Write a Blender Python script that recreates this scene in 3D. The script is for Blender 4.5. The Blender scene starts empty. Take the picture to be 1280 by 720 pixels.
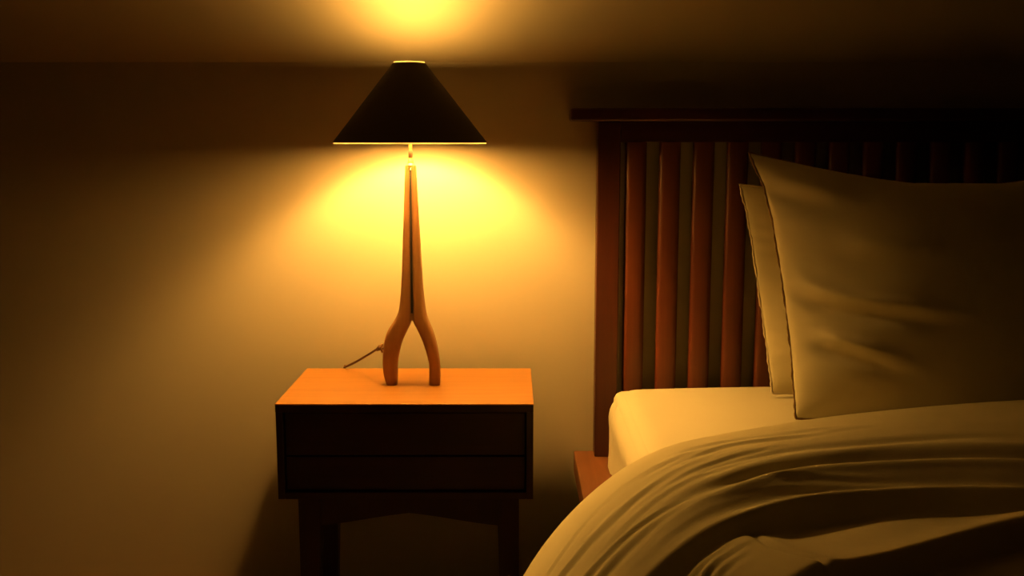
import bpy, bmesh, math
import numpy as np
from mathutils import Vector, Matrix

S = bpy.context.scene
COL = S.collection
PI = math.pi
CAM_D = 2.26            # camera distance from the back wall; "D" below = distance from the camera, Y = D - CAM_D


def Yd(d):
    return d - CAM_D


# ------------------------------------------------------------------ materials
def new_mat(name):
    m = bpy.data.materials.new(name)
    m.use_nodes = True
    nt = m.node_tree
    b = nt.nodes['Principled BSDF']
    return m, nt, b


def wood(name, c1, c2, rough=0.45, scale=(2.0, 40.0, 40.0), spec=0.5, bump=0.02):
    m, nt, b = new_mat(name)
    tc = nt.nodes.new('ShaderNodeTexCoord')
    mp = nt.nodes.new('ShaderNodeMapping')
    mp.inputs['Scale'].default_value = scale
    nz = nt.nodes.new('ShaderNodeTexNoise')
    nz.inputs['Scale'].default_value = 1.6
    nz.inputs['Detail'].default_value = 7
    nz.inputs['Roughness'].default_value = 0.6
    nz.inputs['Distortion'].default_value = 0.6
    cr = nt.nodes.new('ShaderNodeValToRGB')
    cr.color_ramp.elements[0].position = 0.32
    cr.color_ramp.elements[0].color = (*c1, 1)
    cr.color_ramp.elements[1].position = 0.68
    cr.color_ramp.elements[1].color = (*c2, 1)
    bp = nt.nodes.new('ShaderNodeBump')
    bp.inputs['Strength'].default_value = bump
    bp.inputs['Distance'].default_value = 0.01
    L = nt.links.new
    L(tc.outputs['Object'], mp.inputs['Vector'])
    L(mp.outputs['Vector'], nz.inputs['Vector'])
    L(nz.outputs['Fac'], cr.inputs['Fac'])
    L(cr.outputs['Color'], b.inputs['Base Color'])
    L(nz.outputs['Fac'], bp.inputs['Height'])
    L(bp.outputs['Normal'], b.inputs['Normal'])
    b.inputs['Roughness'].default_value = rough
    b.inputs['Specular IOR Level'].default_value = spec
    return m


def plain(name, c, rough=0.6, metal=0.0, spec=0.5):
    m, nt, b = new_mat(name)
    b.inputs['Base Color'].default_value = (*c, 1)
    b.inputs['Roughness'].default_value = rough
    b.inputs['Metallic'].default_value = metal
    b.inputs['Specular IOR Level'].default_value = spec
    return m


def fabric(name, c, weave=900.0, bump=0.08, slub=0.04):
    m, nt, b = new_mat(name)
    tc = nt.nodes.new('ShaderNodeTexCoord')
    n1 = nt.nodes.new('ShaderNodeTexNoise')
    n1.inputs['Scale'].default_value = weave
    n1.inputs['Detail'].default_value = 2
    n2 = nt.nodes.new('ShaderNodeTexNoise')
    n2.inputs['Scale'].default_value = 9
    n2.inputs['Detail'].default_value = 5
    mx = nt.nodes.new('ShaderNodeMixRGB')
    mx.inputs['Color1'].default_value = (*[x * (1 - slub) for x in c], 1)
    mx.inputs['Color2'].default_value = (*[min(1, x * (1 + slub)) for x in c], 1)
    bp = nt.nodes.new('ShaderNodeBump')
    bp.inputs['Strength'].default_value = bump
    bp.inputs['Distance'].default_value = 0.002
    b2 = nt.nodes.new('ShaderNodeBump')
    b2.inputs['Strength'].default_value = 0.25
    b2.inputs['Distance'].default_value = 0.012
    L = nt.links.new
    L(tc.outputs['Object'], n1.inputs['Vector'])
    L(tc.outputs['Object'], n2.inputs['Vector'])
    L(n2.outputs['Fac'], mx.inputs['Fac'])
    L(mx.outputs['Color'], b.inputs['Base Color'])
    L(n2.outputs['Fac'], b2.inputs['Height'])
    L(n1.outputs['Fac'], bp.inputs['Height'])
    L(b2.outputs['Normal'], bp.inputs['Normal'])
    L(bp.outputs['Normal'], b.inputs['Normal'])
    b.inputs['Roughness'].default_value = 0.9
    b.inputs['Specular IOR Level'].default_value = 0.1
    return m


def plaster(name, c, bump=0.06):
    m, nt, b = new_mat(name)
    tc = nt.nodes.new('ShaderNodeTexCoord')
    n1 = nt.nodes.new('ShaderNodeTexNoise')
    n1.inputs['Scale'].default_value = 60
    n1.inputs['Detail'].default_value = 6
    bp = nt.nodes.new('ShaderNodeBump')
    bp.inputs['Strength'].default_value = bump
    bp.inputs['Distance'].default_value = 0.004
    nt.links.new(tc.outputs['Object'], n1.inputs['Vector'])
    nt.links.new(n1.outputs['Fac'], bp.inputs['Height'])
    nt.links.new(bp.outputs['Normal'], b.inputs['Normal'])
    b.inputs['Base Color'].default_value = (*c, 1)
    b.inputs['Roughness'].default_value = 0.85
    b.inputs['Specular IOR Level'].default_value = 0.2
    return m


def translucent(name, c, mix=0.45):
    m, nt, b = new_mat(name)
    nt.nodes.remove(b)
    d = nt.nodes.new('ShaderNodeBsdfDiffuse')
    t = nt.nodes.new('ShaderNodeBsdfTranslucent')
    x = nt.nodes.new('ShaderNodeMixShader')
    d.inputs['Color'].default_value = (*c, 1)
    t.inputs['Color'].default_value = (*c, 1)
    x.inputs['Fac'].default_value = mix
    nt.links.new(d.outputs[0], x.inputs[1])
    nt.links.new(t.outputs[0], x.inputs[2])
    nt.links.new(x.outputs[0], nt.nodes['Material Output'].inputs['Surface'])
    return m


def emitter(name, c, s):
    m, nt, b = new_mat(name)
    b.inputs['Base Color'].default_value = (0.8, 0.8, 0.8, 1)
    b.inputs['Emission Color'].default_value = (*c, 1)
    b.inputs['Emission Strength'].default_value = s
    return m


M = {
    'wall': plaster('cream_wall_paint', (0.40, 0.345, 0.26)),
    'ceiling': plaster('cream_ceiling_paint', (0.36, 0.31, 0.22)),
    'floor': wood('floor_boards', (0.12, 0.065, 0.03), (0.2, 0.11, 0.05), 0.5, (1.2, 14, 14)),
    'oak': wood('honey_wood', (0.27, 0.108, 0.018), (0.33, 0.140, 0.026), 0.45, (2, 34, 34), 0.4),
    'walnut': wood('dark_drawer_wood', (0.020, 0.006, 0.004), (0.032, 0.010, 0.005), 0.4, (2, 34, 34), 0.4),
    'leg': wood('dark_leg_wood', (0.020, 0.006, 0.004), (0.032, 0.010, 0.005), 0.45, (34, 34, 2), 0.4),
    'cherry': wood('red_cherry_wood', (0.072, 0.015, 0.005), (0.10, 0.023, 0.007), 0.42, (34, 34, 1.6), 0.4),
    'cherry_h': wood('dark_red_rail_wood', (0.036, 0.007, 0.003), (0.054, 0.011, 0.004), 0.42, (1.6, 34, 34), 0.4),
    'post': wood('dark_red_post_wood', (0.036, 0.007, 0.003), (0.054, 0.011, 0.004), 0.42, (34, 34, 1.6), 0.4),
    'platform': wood('bed_rail_wood', (0.13, 0.045, 0.016), (0.18, 0.066, 0.024), 0.45, (34, 1.6, 34), 0.4),
    'lampwood': wood('carved_lamp_wood', (0.27, 0.13, 0.05), (0.34, 0.175, 0.07), 0.5, (40, 40, 3), 0.35),
    'inlay': plain('dark_inlay', (0.012, 0.008, 0.006), 0.6),
    'shade': fabric('dark_shade_cloth', (0.055, 0.038, 0.024), 700, 0.1),
    'lining': translucent('white_shade_lining', (0.93, 0.89, 0.80), 0.22),
    'brass': plain('brass', (0.75, 0.52, 0.22), 0.35, 1.0),
    'socket': plain('brown_socket', (0.05, 0.025, 0.012), 0.4),
    'cord': plain('brown_cord', (0.10, 0.045, 0.02), 0.5),
    'sheet': fabric('white_sheet', (0.50, 0.46, 0.33), 1200, 0.05, 0.02),
    'linen': fabric('cream_linen', (0.50, 0.455, 0.30), 800, 0.12, 0.05),
    'pillow': fabric('pillow_linen', (0.64, 0.585, 0.40), 800, 0.12, 0.05),
    'piping': fabric('brown_piping', (0.20, 0.12, 0.055), 600, 0.2, 0.1),
    'stitch': fabric('seam_thread', (0.55, 0.48, 0.36), 600, 0.2, 0.1),
}


def bulb_glass():
    # frosted bulb, brightest round its filament
    m, nt, b = new_mat('glowing_bulb_glass')
    tc = nt.nodes.new('ShaderNodeTexCoord')
    sp = nt.nodes.new('ShaderNodeSeparateXYZ')
    mr = nt.nodes.new('ShaderNodeMapRange')
    mr.inputs['From Min'].default_value = 0.50      # height above the lamp's foot
    mr.inputs['From Max'].default_value = 0.66
    cr = nt.nodes.new('ShaderNodeValToRGB')
    els = [(0.0, 0.16), (0.36, 0.20), (0.50, 0.62), (0.57, 1.0), (0.68, 1.0), (0.78, 0.55), (0.92, 0.33), (1.0, 0.33)]
    e = cr.color_ramp.elements
    e[0].position, e[0].color = els[0][0], (*[els[0][1]] * 3, 1)
    e[1].position, e[1].color = els[-1][0], (*[els[-1][1]] * 3, 1)
    for p, v in els[1:-1]:
        k = e.new(p)
        k.color = (v, v, v, 1)
    mu = nt.nodes.new('ShaderNodeMath')
    mu.operation = 'MULTIPLY'
    mu.inputs[1].default_value = 1420.0
    L = nt.links.new
    L(tc.outputs['Object'], sp.inputs[0])
    L(sp.outputs['Z'], mr.inputs['Value'])
    L(mr.outputs[0], cr.inputs['Fac'])
    L(cr.outputs['Color'], mu.inputs[0])
    L(mu.outputs[0], b.inputs['Emission Strength'])
    b.inputs['Emission Color'].default_value = (1.0, 0.495, 0.092, 1)
    return m


M['bulb'] = bulb_glass()


# ------------------------------------------------------------------ helpers
def tag(o, label=None, cat=None, group=None, kind=None):
    if label: o['label'] = label
    if cat: o['category'] = cat
    if group: o['group'] = group
    if kind: o['kind'] = kind
    return o


def empty(name, loc, label, cat):
    o = bpy.data.objects.new(name, None)
    o.empty_display_size = 0.05
    o.location = loc
    COL.objects.link(o)
    return tag(o, label, cat)


def link(name, bm, mat, parent=None, smooth=False, angle=None):
    """bm is in world coordinates; with a parent it is stored relative to the parent's origin."""
    bmesh.ops.recalc_face_normals(bm, faces=bm.faces)
    if parent is not None:
        off = Vector(parent.location)
        p = parent.parent
        while p is not None:
            off += Vector(p.location)
            p = p.parent
        bmesh.ops.translate(bm, verts=bm.verts, vec=-off)
    me = bpy.data.meshes.new(name)
    bm.to_mesh(me)
    bm.free()
    me.materials.append(mat)
    if smooth:
        for p in me.polygons:
            p.use_smooth = True
        if angle:
            me.set_sharp_from_angle(angle=angle)
    o = bpy.data.objects.new(name, me)
    COL.objects.link(o)
    if parent is not None:
        o.parent = parent
    return o


def box(x0, x1, y0, y1, z0, z1, bev=0.003, seg=2, bm=None):
    b = bmesh.new()
    r = bmesh.ops.create_cube(b, size=1)
    bmesh.ops.scale(b, vec=(x1 - x0, y1 - y0, z1 - z0), verts=b.verts)
    bmesh.ops.translate(b, vec=((x0 + x1) / 2, (y0 + y1) / 2, (z0 + z1) / 2), verts=b.verts)
    if bev:
        bmesh.ops.bevel(b, geom=list(b.edges), offset=bev, segments=seg, profile=0.6, affect='EDGES')
    return b


def lathe(cx, cy, prof, n=48, close=True):
    """prof: list of (r, z)"""
    bm = bmesh.new()
    rings = []
    for r, z in prof:
        if r < 1e-6:
            rings.append([bm.verts.new((cx, cy, z))])
        else:
            rings.append([bm.verts.new((cx + r * math.cos(2 * PI * k / n), cy + r * math.sin(2 * PI * k / n), z)) for k in range(n)])
    for a, b in zip(rings, rings[1:]):
        for k in range(n):
            k2 = (k + 1) % n
            if len(a) == 1 and len(b) == 1:
                continue
            if len(a) == 1:
                bm.faces.new((a[0], b[k2], b[k]))
            elif len(b) == 1:
                bm.faces.new((a[k], a[k2], b[0]))
            else:
                bm.faces.new((a[k], a[k2], b[k2], b[k]))
    if close:
        for ring in (rings[0], rings[-1]):
            if len(ring) > 2:
                bm.faces.new(ring)
    return bm


def loft(rings, cap=True):
    bm = bmesh.new()
    R = [[bm.verts.new(p) for p in ring] for ring in rings]
    n = len(R[0])
    for a, b in zip(R, R[1:]):
        for k in range(n):
            bm.faces.new((a[k], a[(k + 1) % n], b[(k + 1) % n], b[k]))
    if cap:
        bm.faces.new(R[0][::-1])
        bm.faces.new(R[-1])
    return bm


def smooth_path(pts, n=12):
    """Catmull-Rom through pts"""
    P = [Vector(p) for p in pts]
    P = [P[0] * 2 - P[1]] + P + [P[-1] * 2 - P[-2]]
    out = []
    for i in range(1, len(P) - 2):
        for k in range(n):
            t = k / n
            a, b, c, d = P[i - 1], P[i], P[i + 1], P[i + 2]
            out.append(0.5 * ((2 * b) + (c - a) * t + (2 * a - 5 * b + 4 * c - d) * t * t + (3 * b - a - 3 * c + d) * t ** 3))
    out.append(P[-2])
    return out


def tube(pts, r, n=10, rf=None):
    rings = []
    up = Vector((0, 0, 1))
    for i, p in enumerate(pts):
        t = (pts[min(i + 1, len(pts) - 1)] - pts[max(i - 1, 0)]).normalized()
        ref = up if abs(t.dot(up)) < 0.95 else Vector((1, 0, 0))
        s = t.cross(ref).normalized()
        u = s.cross(t).normalized()
        rr = rf(i / (len(pts) - 1)) if rf else r
        rings.append([p + s * (rr * math.cos(2 * PI * k / n)) + u * (rr * math.sin(2 * PI * k / n)) for k in range(n)])
    return loft(rings)


def grid_mesh(P, closed_u=False):
    """P: (nu, nv, 3) array"""
    nu, nv = P.shape[:2]
    bm = bmesh.new()
    V = [[bm.verts.new(P[i, j]) for j in range(nv)] for i in range(nu)]
    for i in range(nu - 1):
        for j in range(nv - 1):
            bm.faces.new((V[i][j], V[i + 1][j], V[i + 1][j + 1], V[i][j + 1]))
    return bm


def sstep(a, b, x):
    t = np.clip((x - a) / (b - a), 0, 1)
    return t * t * (3 - 2 * t)


def gauss(x, w):
    return np.exp(-(x / w) ** 2)


# ------------------------------------------------------------------ the setting
CREASE = 1.2242
WY = 0.04
bm = box(-2.9, 2.9, WY, WY + 0.1, -0.1, CREASE, 0)
tag(link('wall_back', bm, M['wall']), 'low cream plaster wall behind the nightstand and bed', 'wall', kind='structure')
bm = box(-2.9, 2.9, -4.2, WY + 0.1, -0.1, 0.0, 0)
tag(link('floor', bm, M['floor']), 'dark wooden floor under the bed and nightstand', 'floor', kind='structure')

SLOPE = math.radians(52)
run = 0.95
zt = CREASE + run * math.tan(SLOPE)
prof = [(WY + 0.1, CREASE), (WY, CREASE), (WY - run, zt), (-4.2, zt), (-4.2, zt + 0.1), (WY - run - 0.05, zt + 0.1), (WY + 0.1, CREASE + 0.17)]
bm = bmesh.new()
A = [bm.verts.new((-2.9, y, z)) for y, z in prof]
B = [bm.verts.new((2.9, y, z)) for y, z in prof]
n = len(prof)
for k in range(n):
    bm.faces.new((A[k], A[(k + 1) % n], B[(k + 1) % n], B[k]))
bm.faces.new(A); bm.faces.new(B[::-1])
tag(link('ceiling', bm, M['ceiling']), 'cream ceiling sloping up from the low back wall', 'ceiling', kind='structure')

# ------------------------------------------------------------------ nightstand
NX0, NX1 = -0.458, 0.042
NF, NB = Yd(1.924), -0.02
NT, NBOT = 0.55, 0.358
ns = empty('nightstand', ((NX0 + NX1) / 2, (NF + NB) / 2, 0),
           'small dark-fronted wooden nightstand with honey top under the table lamp', 'nightstand')
tag(link('top', box(NX0, NX1, NF, NB, NT - 0.003, NT, 0.0012), M['oak'], ns), 'honey coloured wooden top')
link('top_edge', box(NX0 + 0.0004, NX1 - 0.0004, NF + 0.0004, NB, NT - 0.017, NT - 0.003, 0.001), M['walnut'], ns)  # slab below the honey top; dark colour paints in the unlit front edge
for x0, x1 in ((NX0 + 0.0005, NX0 + 0.0145), (NX1 - 0.0145, NX1 - 0.0005)):
    link('side_panel', box(x0, x1, NF + 0.0015, NB, NBOT, NT - 0.017, 0.0015), M['walnut'], ns)
link('bottom_panel', box(NX0 + 0.0145, NX1 - 0.0145, NF + 0.0015, NB, NBOT, NBOT + 0.014, 0.0015), M['walnut'], ns)
link('back_panel', box(NX0 + 0.0145, NX1 - 0.0145, NB - 0.008, NB - 0.001, NBOT + 0.014, NT - 0.017, 0), M['walnut'], ns)
zin0, zin1 = NBOT + 0.014, NT - 0.017
zmid = 0.4435
for z0, z1 in ((zmid + 0.0015, zin1 - 0.003), (zin0 + 0.002, zmid - 0.0015)):
    dr = link('drawer', box(NX0 + 0.0165, NX1 - 0.0165, NF + 0.010, NF + 0.026, z0, z1, 0.0018), M['walnut'], ns)
    bx = bmesh.new()
    for a in (box(NX0 + 0.024, NX0 + 0.034, NF + 0.026, NB - 0.02, z0 + 0.006, z1 - 0.012, 0),
              box(NX1 - 0.034, NX1 - 0.024, NF + 0.026, NB - 0.02, z0 + 0.006, z1 - 0.012, 0),
              box(NX0 + 0.034, NX1 - 0.034, NB - 0.03, NB - 0.02, z0 + 0.006, z1 - 0.012, 0),
              box(NX0 + 0.034, NX1 - 0.034, NF + 0.026, NB - 0.03, z0 + 0.006, z0 + 0.012, 0)):
        tmp = bpy.data.meshes.new('t'); a.to_mesh(tmp); a.free(); bx.from_mesh(tmp); bpy.data.meshes.remove(tmp)
    link('drawer_box', bx, M['walnut'], dr)
LX0, LX1 = NX0 + 0.030, NX1 - 0.028
LF, LB = NF + 0.045, NB - 0.02
LW = 0.045
for lx, sx in ((LX0, 1), (LX1, -1)):
    for ly, sy in ((LF, 1), (LB, -1)):
        def ring(w, z):
            xa, xb = lx, lx + sx * w
            ya, yb = ly, ly + sy * w
            return [(xa, ya, z), (xb, ya, z), (xb, yb, z), (xa, yb, z)]
        b = loft([ring(0.034, 0.0), ring(LW, NBOT)])
        bmesh.ops.bevel(b, geom=list(b.edges), offset=0.002, segments=2, affect='EDGES')
        link('leg', b, M['leg'], ns)


def apron(ya, yb):
    x0, x1 = LX0 + LW - 0.004, LX1 - LW + 0.004
    N = 28
    bot = []
    for k in range(N + 1):
        t = k / N
        x = x0 + (x1 - x0) * t
        s = 1 - abs(2 * t - 1)
        z = 0.284 + 0.026 * (s * s * (3 - 2 * s) * 0.4 + s * 0.6)
        bot.append((x, z))
    rings = [[(x, ya, z), (x, ya, NBOT), (x, yb, NBOT), (x, yb, z)] for x, z in bot]
    return loft(rings)


link('apron', apron(LF + 0.010, LF + 0.028), M['leg'], ns)
link('apron', apron(LB - 0.028, LB - 0.010), M['leg'], ns)
for xa in (LX0 + 0.010, LX1 - 0.028):
    link('side_rail', box(xa, xa + 0.018, LF + LW - 0.004, LB - LW + 0.004, 0.285, NBOT, 0.001), M['leg'], ns)

# ------------------------------------------------------------------ table lamp
CX, CY = -0.2055, Yd(2.09)
lamp = empty('table_lamp', (CX, CY, NT), 'wooden wishbone table lamp with dark cone shade, glowing on the nightstand', 'lamp')


def half_leg(rows):
    """rows: (xa, xb, z, half depth): rounded rectangular cross-sections"""
    # resample smoothly
    pts = smooth_path([(r[0], r[1], r[2]) for r in rows], 6)
    dep = smooth_path([(r[3], 0, r[2]) for r in rows], 6)
    rings = []
    for p, d in zip(pts, dep):
        xa, xb, z, hd = p.x, p.y, p.z, d.x
        c, w = (xa + xb) / 2, abs(xb - xa) / 2
        ring = []
        for k in range(24):
            a = 2 * PI * k / 24
            ca, sa = math.cos(a), math.sin(a)
            e = 0.5
            ring.append((CX + c + w * math.copysign(abs(ca) ** e, ca), CY + hd * math.copysign(abs(sa) ** e, sa), z))
        rings.append(ring)
    return loft(rings)


left_rows = [(-0.0555, -0.0340, 0.5505, 0.017), (-0.0615, -0.0330, 0.572, 0.018), (-0.0630, -0.0318, 0.600, 0.019),
             (-0.0600, -0.0235, 0.636, 0.020), (-0.0530, -0.0125, 0.662, 0.020), (-0.0385, -0.0016, 0.685, 0.020),
             (-0.0285, -0.0016, 0.705, 0.0195), (-0.0240, -0.0016, 0.735, 0.019), (-0.0210, -0.0016, 0.775, 0.018),
             (-0.0175, -0.0016, 0.852, 0.0155), (-0.0140, -0.0016, 0.930, 0.0125), (-0.0108, -0.0016, 1.003, 0.0100)]
right_rows = [(0.0325, 0.0555, 0.5505, 0.017), (0.0330, 0.0560, 0.572, 0.018), (0.0322, 0.0548, 0.600, 0.019),
              (0.0225, 0.0490, 0.636, 0.020), (0.0120, 0.0420, 0.662, 0.020), (0.0016, 0.0325, 0.685, 0.020),
              (0.0016, 0.0275, 0.705, 0.0195), (0.0016, 0.0240, 0.735, 0.019), (0.0016, 0.0210, 0.775, 0.018),
              (0.0016, 0.0175, 0.852, 0.0155), (0.0016, 0.0140, 0.930, 0.0125), (0.0016, 0.0108, 1.003, 0.0100)]
for rows in (left_rows, right_rows):
    link('leg', half_leg(rows), M['lampwood'], lamp, True, math.radians(50))
# wooden bridge that joins the halves just above the fork, and dark strip seen down the slot
link('bridge', box(CX - 0.0022, CX + 0.0022, CY - 0.0185, CY + 0.0185, 0.687, 0.702, 0), M['lampwood'], lamp)
rings = []
for z, hd in ((0.702, 0.0165), (0.775, 0.0155), (0.852, 0.013), (0.93, 0.0105), (0.994, 0.0085)):
    rings.append([(CX - 0.0022, CY - hd, z), (CX + 0.0022, CY - hd, z), (CX + 0.0022, CY + hd, z), (CX - 0.0022, CY + hd, z)])
tag(link('inlay_strip', loft(rings), M['inlay'], lamp), 'dark strip down the centre of the lamp stem')
link('collar', lathe(CX, CY, [(0.0095, 0.999), (0.0095, 1.004), (0.0060, 1.008), (0.0055, 1.014), (0.0042, 1.017)], 24), M['brass'], lamp, True, 0.6)
st = link('stem', lathe(CX, CY, [(0.0036, 1.012), (0.0036, 1.0480)], 16), M['brass'], lamp, True, 0.6)
tag(link('switch_barrel', lathe(CX, CY, [(0.0037, 1.019), (0.0042, 1.020), (0.0042, 1.033), (0.0037, 1.034)], 16), M['socket'], st, True, 0.6), 'brown barrel on the lamp stem')
link('socket', lathe(CX, CY, [(0.0045, 1.0465), (0.010, 1.0470), (0.0120, 1.0478), (0.0120, 1.0500), (0.0100, 1.0503)], 24), M['socket'], lamp, True, 0.6)
bulb_prof = [(0.0110, 1.0500), (0.0150, 1.0510), (0.0170, 1.0560), (0.0185, 1.0750), (0.0205, 1.0950), (0.0240, 1.1150), (0.0275, 1.1340), (0.0288, 1.1520), (0.0288, 1.1900),
             (0.0284, 1.2010), (0.0270, 1.2055), (0.0240, 1.2078), (0.0200, 1.2086), (0.0100, 1.2090), (0.0, 1.2091)]
tag(link('bulb', lathe(CX, CY, bulb_prof, 32), M['bulb'], lamp, True), 'glowing light bulb inside the shade')

SZ0, SZ1, SR0, SR1 = 1.049, 1.206, 0.1555, 0.0330


def rad(z):
    return SR0 + (SR1 - SR0) * (z - SZ0) / (SZ1 - SZ0)


shade = link('shade', lathe(CX, CY, [(rad(SZ0), SZ0), (rad(SZ0 + 0.08), SZ0 + 0.08), (rad(SZ1), SZ1), (rad(SZ1) - 0.0012, SZ1 - 0.0002),
                                     (rad(SZ0 + 0.08) - 0.0014, SZ0 + 0.0795), (rad(SZ0) - 0.0014, SZ0), (rad(SZ0), SZ0)], 96, False),
             M['shade'], lamp, True, 0.6)
tag(shade, 'dark cone shaped lamp shade')
lz0, lz1 = SZ0 - 0.0026, SZ1 + 0.0031
lin = [(rad(SZ0) - 0.0022, lz0), (rad(SZ0) - 0.0018, SZ0), (rad(SZ1) - 0.0018, SZ1), (rad(SZ1) - 0.0020, lz1)]
lin2 = [(r - 0.0007, z) for r, z in lin][::-1]
tag(link('shade_lining', lathe(CX, CY, lin + lin2 + lin[:1], 96, False), M['lining'], shade, True, 0.6), 'white lining showing as a bright rim')
fit = bmesh.new()
for k in range(3):
    a = 2 * PI * k / 3 + 0.5
    zc = 1.056
    rr = rad(zc) - 0.003
    b = tube([Vector((CX + 0.011 * math.cos(a), CY + 0.011 * math.sin(a), 1.0488)), Vector((CX + rr * math.cos(a), CY + rr * math.sin(a), zc))], 0.0011, 6)
    tmp = bpy.data.meshes.new('t'); b.to_mesh(tmp); b.free(); fit.from_mesh(tmp); bpy.data.meshes.remove(tmp)
link('shade_spider', fit, M['brass'], shade)

cpts = [(CX - 0.058, CY + 0.006, 0.622), (CX - 0.066, CY + 0.012, 0.6235), (CX - 0.074, CY + 0.020, 0.622), (CX - 0.100, CY + 0.062, 0.601),
        (CX - 0.135, CY + 0.112, 0.574), (-0.3690, -0.027, 0.5558), (-0.3735, -0.0160, 0.5548), (-0.3765, -0.0110, 0.545), (-0.3830, -0.0095, 0.52), (-0.400, -0.0095, 0.42),
        (-0.404, -0.010, 0.25), (-0.404, -0.012, 0.06), (-0.405, -0.02, 0.012), (-0.44, -0.03, 0.004), (-0.54, -0.05, 0.004)]
cord = link('cord', tube(smooth_path(cpts, 8), 0.0027, 8), M['cord'], lamp, True)
tag(cord, 'thin brown lamp cord running behind the nightstand')
d = Vector((-0.55, 0.62, -0.45)).normalized()
p0 = Vector((CX - 0.0725, CY + 0.0185, 0.6225))
link('cord_grip', tube([p0 - d * 0.006, p0 - d * 0.004, p0 + d * 0.004, p0 + d * 0.009], 0.005, 12, lambda t: 0.0040 + 0.0022 * math.sin(PI * min(1, t * 1.2 + 0.1))), M['cord'], cord, True, 0.8)
pl = Vector((CX - 0.0665, CY + 0.0125, 0.6235))
rp = [pl + Vector((0.0012 * math.sin(2 * a), 0.006 * math.cos(a) * 0.6, 0.0085 * math.sin(a))) for a in [2 * PI * k / 20 for k in range(20)]]
link('cord_tie', tube(rp + rp[:1], 0.0017, 8), M['lampwood'], cord, True)

# ------------------------------------------------------------------ bed frame
BX0, BX1 = 0.1425, 1.675
HF, HB = Yd(2.240), Yd(2.283)
PT = 0.345
bed = empty('bed_frame', ((BX0 + BX1) / 2, -1.03, 0), 'wooden bed frame with red-brown slatted headboard against the wall', 'bed')
for x0, x1 in ((BX0, BX0 + 0.075), (BX1 - 0.075, BX1)):
    tag(link('side_rail', box(x0, x1, Yd(0.17), Yd(2.29), PT - 0.05, PT, 0.004), M['platform'], bed), 'lighter wooden side rail')
link('foot_rail', box(BX0 + 0.075, BX1 - 0.075, Yd(0.17), Yd(0.245), PT - 0.05, PT, 0.004), M['platform'], bed)
link('head_rail', box(BX0 + 0.075, BX1 - 0.075, Yd(2.215), Yd(2.29), PT - 0.05, PT, 0.004), M['platform'], bed)
link('base_board', box(BX0 + 0.075, BX1 - 0.075, Yd(0.245), Yd(2.215), PT - 0.032, PT - 0.002, 0), M['platform'], bed)
for x in (BX0 + 0.12, BX1 - 0.18):
    for y in (Yd(0.30), Yd(2.08)):
        link('leg', box(x, x + 0.06, y, y + 0.06, 0, PT - 0.0325, 0.003), M['cherry'], bed)
PX0, PW = 0.186, 0.050
PX1 = BX0 + BX1 - PX0
for x0 in (PX0, PX1 - PW):
    link('headboard_post', box(x0, x0 + PW, HF, HB, PT, 1.0948, 0.003), M['post'], bed)
cap = box(0.126, BX0 + BX1 - 0.126, Yd(2.226), Yd(2.294), 1.0948, 1.1228, 0.007, 3)
link('headboard_cap', cap, M['cherry_h'], bed)
link('top_rail', box(PX0 + PW, PX1 - PW, HF + 0.005, HB - 0.006, 1.050, 1.0948, 0.002), M['cherry_h'], bed)
link('bottom_rail', box(PX0 + PW, PX1 - PW, HF + 0.005, HB - 0.006, PT + 0.02, PT + 0.09, 0.002), M['cherry_h'], bed)
pitch, sw = 0.0738, 0.0468
x = 0.2475
slat0 = None
k = 0
while x + sw < PX1 - PW:
    if slat0 is None:
        # gently rounded slat: a flat ellipse section
        rings = []
        for z in (PT + 0.0895, 0.6, 0.8, 1.0505):
            ring = []
            for q in range(20):
                a = 2 * PI * q / 20
                ca, sa = math.cos(a), math.sin(a)
                ring.append((x + sw / 2 + sw / 2 * math.copysign(abs(ca) ** 0.55, ca), Yd(2.256) + 0.0140 * math.copysign(abs(sa) ** 0.75, sa), z))
            rings.append(ring)
        slat0 = link('slat', loft(rings), M['cherry'], bed, True, 0.9)
    else:
        c = slat0.copy()
        COL.objects.link(c)
        c.parent = bed
        c.location = (k * pitch, 0, 0)
    k += 1
    x += pitch

# ------------------------------------------------------------------ mattress with fitted sheet
MX0, MX1, MY0, MY1, MZ0, MZ1 = 0.210, 1.610, Yd(0.26), Yd(2.228), PT + 0.001, 0.521
mat = empty('mattress', ((MX0 + MX1) / 2, (MY0 + MY1) / 2, MZ0), 'thick mattress in a smooth white fitted sheet on the bed frame', 'mattress')
core = box(MX0 + 0.012, MX1 - 0.012, MY0 + 0.012, MY1 - 0.012, MZ0, MZ1 - 0.012, 0.03, 4)
link('mattress_core', core, M['sheet'], mat, True)


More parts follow.
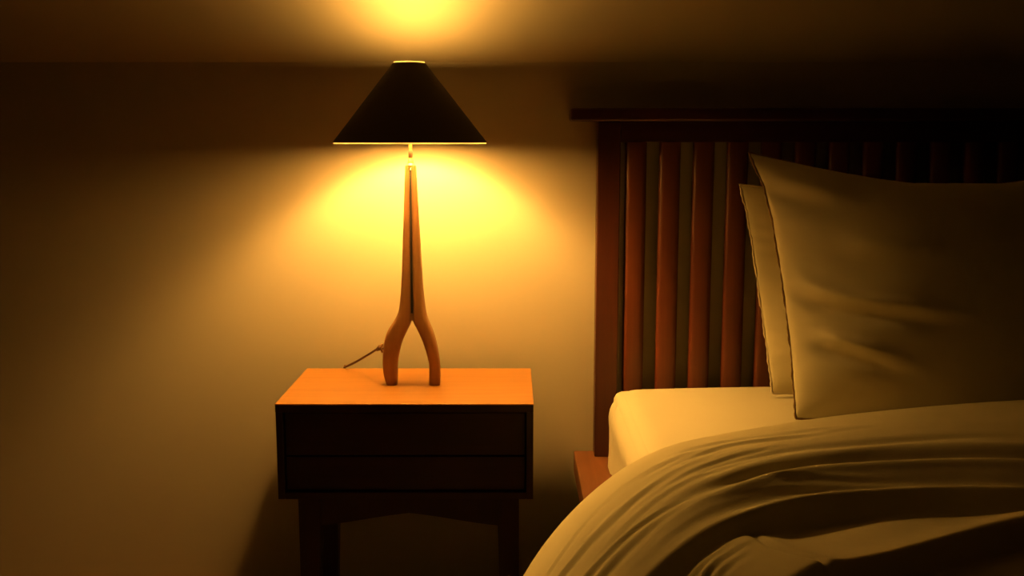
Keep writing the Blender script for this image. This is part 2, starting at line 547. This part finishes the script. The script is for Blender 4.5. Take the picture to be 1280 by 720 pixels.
def sheet():
    # closed profile superellipse "pillow box": top surface + sides
    nx, ny = 150, 190
    b = bmesh.new()
    r = 0.062
    hx, hy = (MX1 - MX0) / 2, (MY1 - MY0) / 2
    cx, cy = (MX0 + MX1) / 2, (MY0 + MY1) / 2

    def prof(n, h):
        # arc-length coordinate from floor of one side over the top to the other: (pos, drop)
        side = [(-h + 0.004 * math.sin(PI * t), -(MZ1 - MZ0 - r) * (1 - t) - r) for t in np.linspace(0, 1, 9)]
        arc = [(-h + r - r * math.cos(a), -r + r * math.sin(a)) for a in np.linspace(0, PI / 2, 10)[1:]]
        m = n - 2 * (len(side) + len(arc))
        flat = [(v, 0) for v in np.linspace(-h + r, h - r, m + 2)[1:-1]]
        half = side + arc
        return half + flat + [(-p, q) for p, q in half[::-1]]
    U, V = prof(nx, hx), prof(ny, hy)
    P = np.zeros((len(U), len(V), 3))
    for i, (ux, uz) in enumerate(U):
        for j, (vy, vz) in enumerate(V):
            # pull the plan corner in so that it is rounded
            x, y = ux, vy
            z = MZ1 + min(uz, vz) if (uz < -r or vz < -r) else MZ1 - math.hypot(0, 0) - (r - math.sqrt(max(0, r * r - min(r, math.hypot(max(0, abs(ux) - hx + r), max(0, abs(vy) - hy + r))) ** 2)))
            ex, ey = max(0, abs(ux) - hx + r), max(0, abs(vy) - hy + r)
            e = math.hypot(ex, ey)
            if e > r:
                f = r / e
                x = math.copysign(hx - r + ex * f, ux)
                y = math.copysign(hy - r + ey * f, vy)
            # soft crown and slight rumple
            z += (0.010 * (1 - abs(ux / hx) ** 3) - 0.006) * max(0, 1 + min(uz, vz) / 0.12)
            P[i, j] = (cx + x, cy + y, z)
    return P


P = sheet()
# tuck crease near the head corner on the lamp side
sx = gauss(P[..., 0] - MX0, 0.035)
cr = gauss((P[..., 1] - Yd(2.125)) - 0.25 * (P[..., 2] - 0.45), 0.010) * sstep(0.51, 0.47, P[..., 2])
P[..., 0] += 0.008 * cr * sx
b = grid_mesh(P)
bmesh.ops.remove_doubles(b, verts=b.verts, dist=0.0004)
tag(link('fitted_sheet', b, M['sheet'], mat, True), 'smooth white fitted sheet')


# ------------------------------------------------------------------ pillows
def fold_disp(X, Z, pts, w, amp, trough=0.7):
    """ridge along a polyline with a trough on its lower side"""
    pts = [np.array((p.x, p.y)) for p in smooth_path([(a, b, 0) for a, b in pts], 6)]
    best = np.full(X.shape, 1e9); sgn = np.zeros(X.shape); along = np.zeros(X.shape)
    n = len(pts) - 1
    for i in range(n):
        a, b = pts[i], pts[i + 1]
        dvec = b - a
        L2 = dvec @ dvec
        t = ((X - a[0]) * dvec[0] + (Z - a[1]) * dvec[1]) / L2
        tc = np.clip(t, 0, 1)
        dx, dz = X - a[0] - tc * dvec[0], Z - a[1] - tc * dvec[1]
        dist = np.hypot(dx, dz)
        s = np.sign(dvec[0] * dz - dvec[1] * dx)
        m = dist < best
        best = np.where(m, dist, best); sgn = np.where(m, s, sgn); along = np.where(m, (i + tc) / n, along)
    fade = sstep(0, 0.4, along) * sstep(1.0, 0.5, along)
    sd = best * sgn
    return amp * fade * (gauss(sd, w) - trough * gauss(sd + 1.6 * w, w))


def pillow(name, label, T, TB, xl, xr, zl, sag, yb, yt, folds, mat_, seam_mat, seed):
    """xl(v): left edge; xr: right edge; zl: (bottom, top); yb, yt: Y of the bottom and top edge (the lean)"""
    N = 120
    g = np.linspace(-1, 1, N)
    g = np.sign(g) * (1 - (1 - abs(g)) ** 1.25)
    U, V = np.meshgrid(g, g, indexing='ij')
    left = np.interp(V, [-1, -0.5, 0, 0.5, 0.75, 1], xl)
    right = xr + 0.05 * (V ** 2 - 1) * 0.8
    X = left + (right - left) * (U + 1) / 2
    Zt = zl[1] - sag * (1 - np.clip((np.abs(U) - 0.2) / 0.8, 0, 1) ** 1.3)
    Z = zl[0] + 0.012 * (1 - U ** 2) * 0 + (Zt - zl[0]) * (V + 1) / 2
    lean = (yt - yb) / (zl[1] - zl[0])
    Yc = yb + (Z - zl[0]) * lean
    nrm = np.array([0, -1, lean]); nrm = nrm / np.linalg.norm(nrm)
    prof = (np.clip(1 - np.abs(U) ** 2.0, 0, 1) ** 0.62) * (np.clip(1 - np.abs(V) ** 2.4, 0, 1) ** 0.55)
    rng = np.random.RandomState(seed)
    wr = np.zeros_like(U)
    for _ in range(16):
        a, f, ph = rng.uniform(0, PI), rng.uniform(6, 20), rng.uniform(0, 6.3)
        wr += np.sin(f * (X * math.cos(a) * 1.3 + Z * math.sin(a) * 1.3) + ph) * (1.4 / f)
    # puckers running in from the seams
    pk = (gauss(1 + U, 0.12) * np.sin(V * 34 + 2 * np.sin(V * 7 + seed)) + gauss(1 - V, 0.12) * np.sin(U * 40 + seed)) * 0.0022
    fd = np.zeros_like(U)
    for pts, w, amp in folds:
        fd += fold_disp(X, Z, pts, w, amp)
    front = T * prof + (wr * 0.012 + pk + fd) * np.clip(prof * 2.2, 0, 1)
    back = TB * prof
    root = empty(name, (float(X.mean()), float(Yc.mean()), zl[0]), label, 'pillow')
    Pf = np.stack([X, Yc + nrm[1] * front, Z + nrm[2] * front], -1)
    Pb = np.stack([X, Yc - nrm[1] * back, Z - nrm[2] * back], -1)
    # keep the underside from sinking into the mattress
    for P_ in (Pf, Pb):
        P_[..., 2] = np.maximum(P_[..., 2], zl[0] - 0.001)
    b = grid_mesh(Pf)
    b2 = grid_mesh(Pb)
    tmp = bpy.data.meshes.new('t'); b2.to_mesh(tmp); b2.free(); b.from_mesh(tmp); bpy.data.meshes.remove(tmp)
    bmesh.ops.remove_doubles(b, verts=b.verts, dist=0.0003)
    link('pillowcase', b, mat_, root, True)
    # corded, slightly ragged seam round the edge
    e = [Pf[i, 0] for i in range(0, N, 1)] + [Pf[-1, j] for j in range(1, N, 1)] + [Pf[i, -1] for i in range(N - 2, -1, -1)] + [Pf[0, j] for j in range(N - 2, -1, -1)]
    pts = []
    for q, p in enumerate(e):
        pts.append(Vector(p) + Vector((0.0006 * math.sin(q * 1.3) + 0.0008 * math.sin(q * 0.37), 0.0, 0.0)))
    link('seam', tube(pts, 0.002, 6, lambda t: 0.0022 + 0.0007 * math.sin(t * 310) * math.sin(t * 97)), seam_mat, root, True)
    return root


pillow('pillow', 'cream pillow at the back, leaning on the headboard slats', 0.048, 0.045,
       [0.541, 0.528, 0.513, 0.498, 0.488, 0.474], 1.25, (0.533, 0.963), 0.03, Yd(2.075), Yd(2.145), [], M['pillow'], M['stitch'], 3)
pillow('pillow', 'large cream pillow with dark edge seam, in front of the other pillow', 0.098, 0.028,
       [0.536, 0.533, 0.523, 0.508, 0.494, 0.468], 1.275, (0.533, 1.030), 0.062, Yd(1.880), Yd(2.045),
       [([(0.530, 0.800), (0.565, 0.765), (0.645, 0.735), (0.74, 0.72), (0.88, 0.70)], 0.013, 0.021),
        ([(0.54, 0.70), (0.60, 0.670), (0.67, 0.645), (0.80, 0.595)], 0.013, 0.017),
        ([(0.475, 1.01), (0.52, 0.975), (0.58, 0.95), (0.68, 0.92)], 0.018, 0.015),
        ([(0.60, 0.86), (0.70, 0.83), (0.85, 0.82)], 0.022, 0.008)],
       M['pillow'], M['piping'], 8)


# ------------------------------------------------------------------ duvet
def duvet():
    NU, NV = 300, 300
    # u: arc coordinate across the bed; u = 0 over the mattress edge, negative hangs down
    u = np.concatenate([np.linspace(-0.36, 0.0, 70), np.linspace(0.0, 0.85, 190)[1:], np.linspace(0.85, 1.68, 60)[1:]])
    NU = len(u)
    v = np.concatenate([np.linspace(0, 0.06, 22), np.linspace(0.06, 1.0, 230)[1:], np.linspace(1.0, 1.0 + 0.42, 24)[1:]])
    NV = len(v)
    U, V = np.meshgrid(u, v, indexing='ij')
    TOP = 0.541
    XE, R = 0.290, 0.300           # where the drape starts to fall and its radius
    # cross-section: flat for x > XE, then a wide arc outwards and down, then a slanted fall
    s = np.clip(XE - (0.02 + U), 0, None)     # arc length past XE  (U = 0 -> x about .02+...)
    X = 0.02 + U
    ang = np.clip(s / R, 0, math.radians(68))
    rest = np.clip(s - R * math.radians(68), 0, None)
    Xc = np.where(s > 0, XE - R * np.sin(ang) - rest * math.cos(math.radians(68)), X)
    Zc = np.where(s > 0, TOP - R * (1 - np.cos(ang)) - rest * math.sin(math.radians(68)), TOP)
    # right side far out of frame: simple fall over the other edge
    # hem: runs diagonally from right-head to left
    hemX = [-0.34, -0.1, 0.05, 0.15, 0.287, 0.487, 0.60, 0.80, 1.3, 1.7]
    hemD = [1.30, 1.39, 1.46, 1.53, 1.645, 1.745, 1.768, 1.778, 1.78, 1.78]
    HD = np.interp(U + 0.02, hemX, hemD)
    HD = np.interp(U + 0.02, hemX, hemD)
    k = np.ones(15) / 15
    h1 = np.interp(np.linspace(-0.4, 1.7, 400), hemX, hemD)
    h1 = np.convolve(np.pad(h1, 20, mode='edge'), np.ones(41) / 41, 'valid')
    HD = np.interp(U + 0.02, np.linspace(-0.4, 1.7, 400), h1)
    far = 0.32
    D = HD - V * (HD - far) / v[-1] * 1.0
    Xf = X                                            # flat coordinate for the fold functions
    # turned-back upper layer: ends in a step along this crest
    crX = [-0.40, -0.10, 0.02, 0.117, 0.2045, 0.293, 0.381, 0.588, 0.71, 1.1, 1.7]
    crD = [0.70, 0.88, 0.97, 1.085, 1.185, 1.272, 1.326, 1.368, 1.362, 1.35, 1.34]
    c1 = np.interp(np.linspace(-0.4, 1.7, 400), crX, crD)
    c1 = np.convolve(np.pad(c1, 12, mode='edge'), np.ones(25) / 25, 'valid')
    CD = np.interp(Xf, np.linspace(-0.4, 1.7, 400), c1)
    q = D - CD                                        # >0 on the upper layer
    H = np.zeros_like(U)
    fadeL = sstep(-0.05, 0.30, Xf)
    H += 0.030 * sstep(-0.026, 0.010, q)
    H += 0.034 * sstep(0.35, 1.0, Xf) * sstep(0.0, 0.25, q)
    # general roundness of the upper roll
    span = np.clip(q / np.maximum(HD - CD, 0.05), 0, 1)
    H += 0.012 * np.sin(PI * span) * sstep(-0.01, 0.05, q)
    # wrinkles that run along the roll
    wob = 0.012 * np.sin(Xf * 9.0) + 0.006 * np.sin(Xf * 23 + 1)
    fr = sstep(0.15, 0.42, Xf)
    H += fr * (0.006 * gauss(q - 0.004 + wob * 0.2, 0.016) - 0.011 * gauss(q - 0.040 + wob * 0.3, 0.020) + 0.007 * gauss(q - 0.085 + wob * 0.5, 0.012)
               - 0.008 * gauss(q - 0.112 + wob * 0.5, 0.012) + 0.005 * gauss(q - 0.140 + wob * 0.6, 0.014)
               - 0.005 * sstep(0.85, 0.6, Xf) * gauss(q - 0.175 + wob * 0.7, 0.010))
    # fine puckers radiating over the bend on the left
    rngd = np.random.RandomState(12)
    stk = np.zeros_like(U)
    for _ in range(26):
        x0, q0 = rngd.uniform(-0.05, 0.55), rngd.uniform(0.04, 0.30)
        ln, wd, tl = rngd.uniform(0.05, 0.13), rngd.uniform(0.005, 0.011), rngd.uniform(-0.25, 0.25)
        am = rngd.uniform(0.0010, 0.0025)
        qq = q - q0 - tl * (Xf - x0)
        stk += am * gauss(Xf - x0, ln) * (gauss(qq, wd) - gauss(qq + 1.7 * wd, wd))
    H += stk * sstep(0.02, 0.06, q)
    # lower layer: a flat panel, with a diagonal crease and its own folds
    low = sstep(0.005, -0.04, q)
    # diagonal crease from (0.29,1.26) to (0.34,1.10)
    dx = (Xf - 0.295) - (1.255 - D) * 0.30
    onl = sstep(1.33, 1.20, D)
    H += low * onl * 0.022 * np.where(dx < 0, gauss(dx, 0.11), gauss(dx, 0.05))
    # small wrinkles at the left foot of the step
    H += low * 0.0032 * np.sin(q * 250 + 3 * np.sin(Xf * 16) + Xf * 20) * gauss(Xf - 0.215, 0.055) * gauss(q + 0.06, 0.045)
    H -= low * onl * 0.007 * gauss(dx - 0.014 - 0.01 * np.sin(D * 30), 0.008) * sstep(1.0, 1.1, D)
    H += low * 0.002 * np.sin(D * 60 + Xf * 30) * gauss(Xf - 0.24, 0.05) * onl
    # second drop (black band lower right)
    DD = 1.108 + (Xf - 0.365) * 0.50
    p = D - DD
    H += low * 0.028 * gauss(np.clip(p, 0, None), 0.09) * sstep(0.26, 0.42, Xf) * sstep(-0.025, 0.012, p)
    H -= 0.045 * sstep(0.016, -0.03, p) * sstep(0.22, 0.45, Xf) * (1 - 0.5 * sstep(-0.10, -0.16, p))
    H += low * 0.004 * np.sin(D * 44 + 5 * np.sin(Xf * 6)) * sstep(0.3, 0.5, Xf)
    # long soft undulation further down the bed
    H += 0.012 * np.sin(D * 13 + Xf * 5) * sstep(1.05, 0.85, D)
    # hem roll: thickness grows from the edge
    hem = np.sqrt(np.clip(1 - (1 - np.clip(V / 0.045, 0, 1)) ** 2, 0, 1))
    base_drop = 0.03
    Hh = (H + 0.0) * hem - base_drop * 0.30 * (1 - hem)
    # displacement along the cross-section normal
    nx, nz = -np.sin(ang), np.cos(ang)
    Xo = Xc + nx * Hh
    Zo = Zc + nz * Hh - (1 - hem) * 0.004
    # right-hand fall outside the frame
    r = np.clip(X - 1.635, 0, None)
    Zo = Zo - r * 3.2
    ed = np.clip(MX0 + 0.05 - Xo, 0, 0.05)
    zm = MZ1 + 0.006 + 0.009 - (0.05 - np.sqrt(0.0025 - ed ** 2))
    Zo = np.where((Xo > MX0) & (Xo < 1.63), np.maximum(Zo, zm), Zo)
    # last stretch drops at the foot
    return np.stack([Xo, D - CAM_D, Zo], -1), NU, NV


P, NU, NV = duvet()
dv = empty('duvet', (0.85, -1.1, 0.53), 'rumpled cream duvet turned back over the mattress and hanging beside the bed', 'duvet')
cov = link('duvet_cover', grid_mesh(P), M['linen'], dv, True)
so = cov.modifiers.new('thick', 'SOLIDIFY')
so.thickness = 0.004
so.offset = -1
hp = [Vector(P[i, 3]) for i in range(0, NU, 2)]
link('hem_seam', tube(hp, 0.0016, 6), M['linen'], dv, True)

# ------------------------------------------------------------------ world, camera, view
w = bpy.data.worlds.new('World')
S.world = w
w.use_nodes = True
bg = w.node_tree.nodes['Background']
bg.inputs['Color'].default_value = (1.0, 0.62, 0.3, 1)
bg.inputs['Strength'].default_value = 0.0012

cam = bpy.data.cameras.new('camera')
cam.sensor_width = 36.0
cam.lens = 36.0
co = bpy.data.objects.new('camera', cam)
COL.objects.link(co)
co.location = (0, -CAM_D, 1.0495)
co.rotation_euler = (math.radians(90 - 8.09), 0, 0)
S.camera = co

S.view_settings.view_transform = 'Standard'
S.view_settings.look = 'None'
S.view_settings.exposure = 0.0
S.view_settings.gamma = 1.0
S.view_settings.use_curve_mapping = False
S.cycles.use_denoising = True
S.cycles.max_bounces = 8
S.cycles.diffuse_bounces = 6
S.cycles.sample_clamp_indirect = 8.0
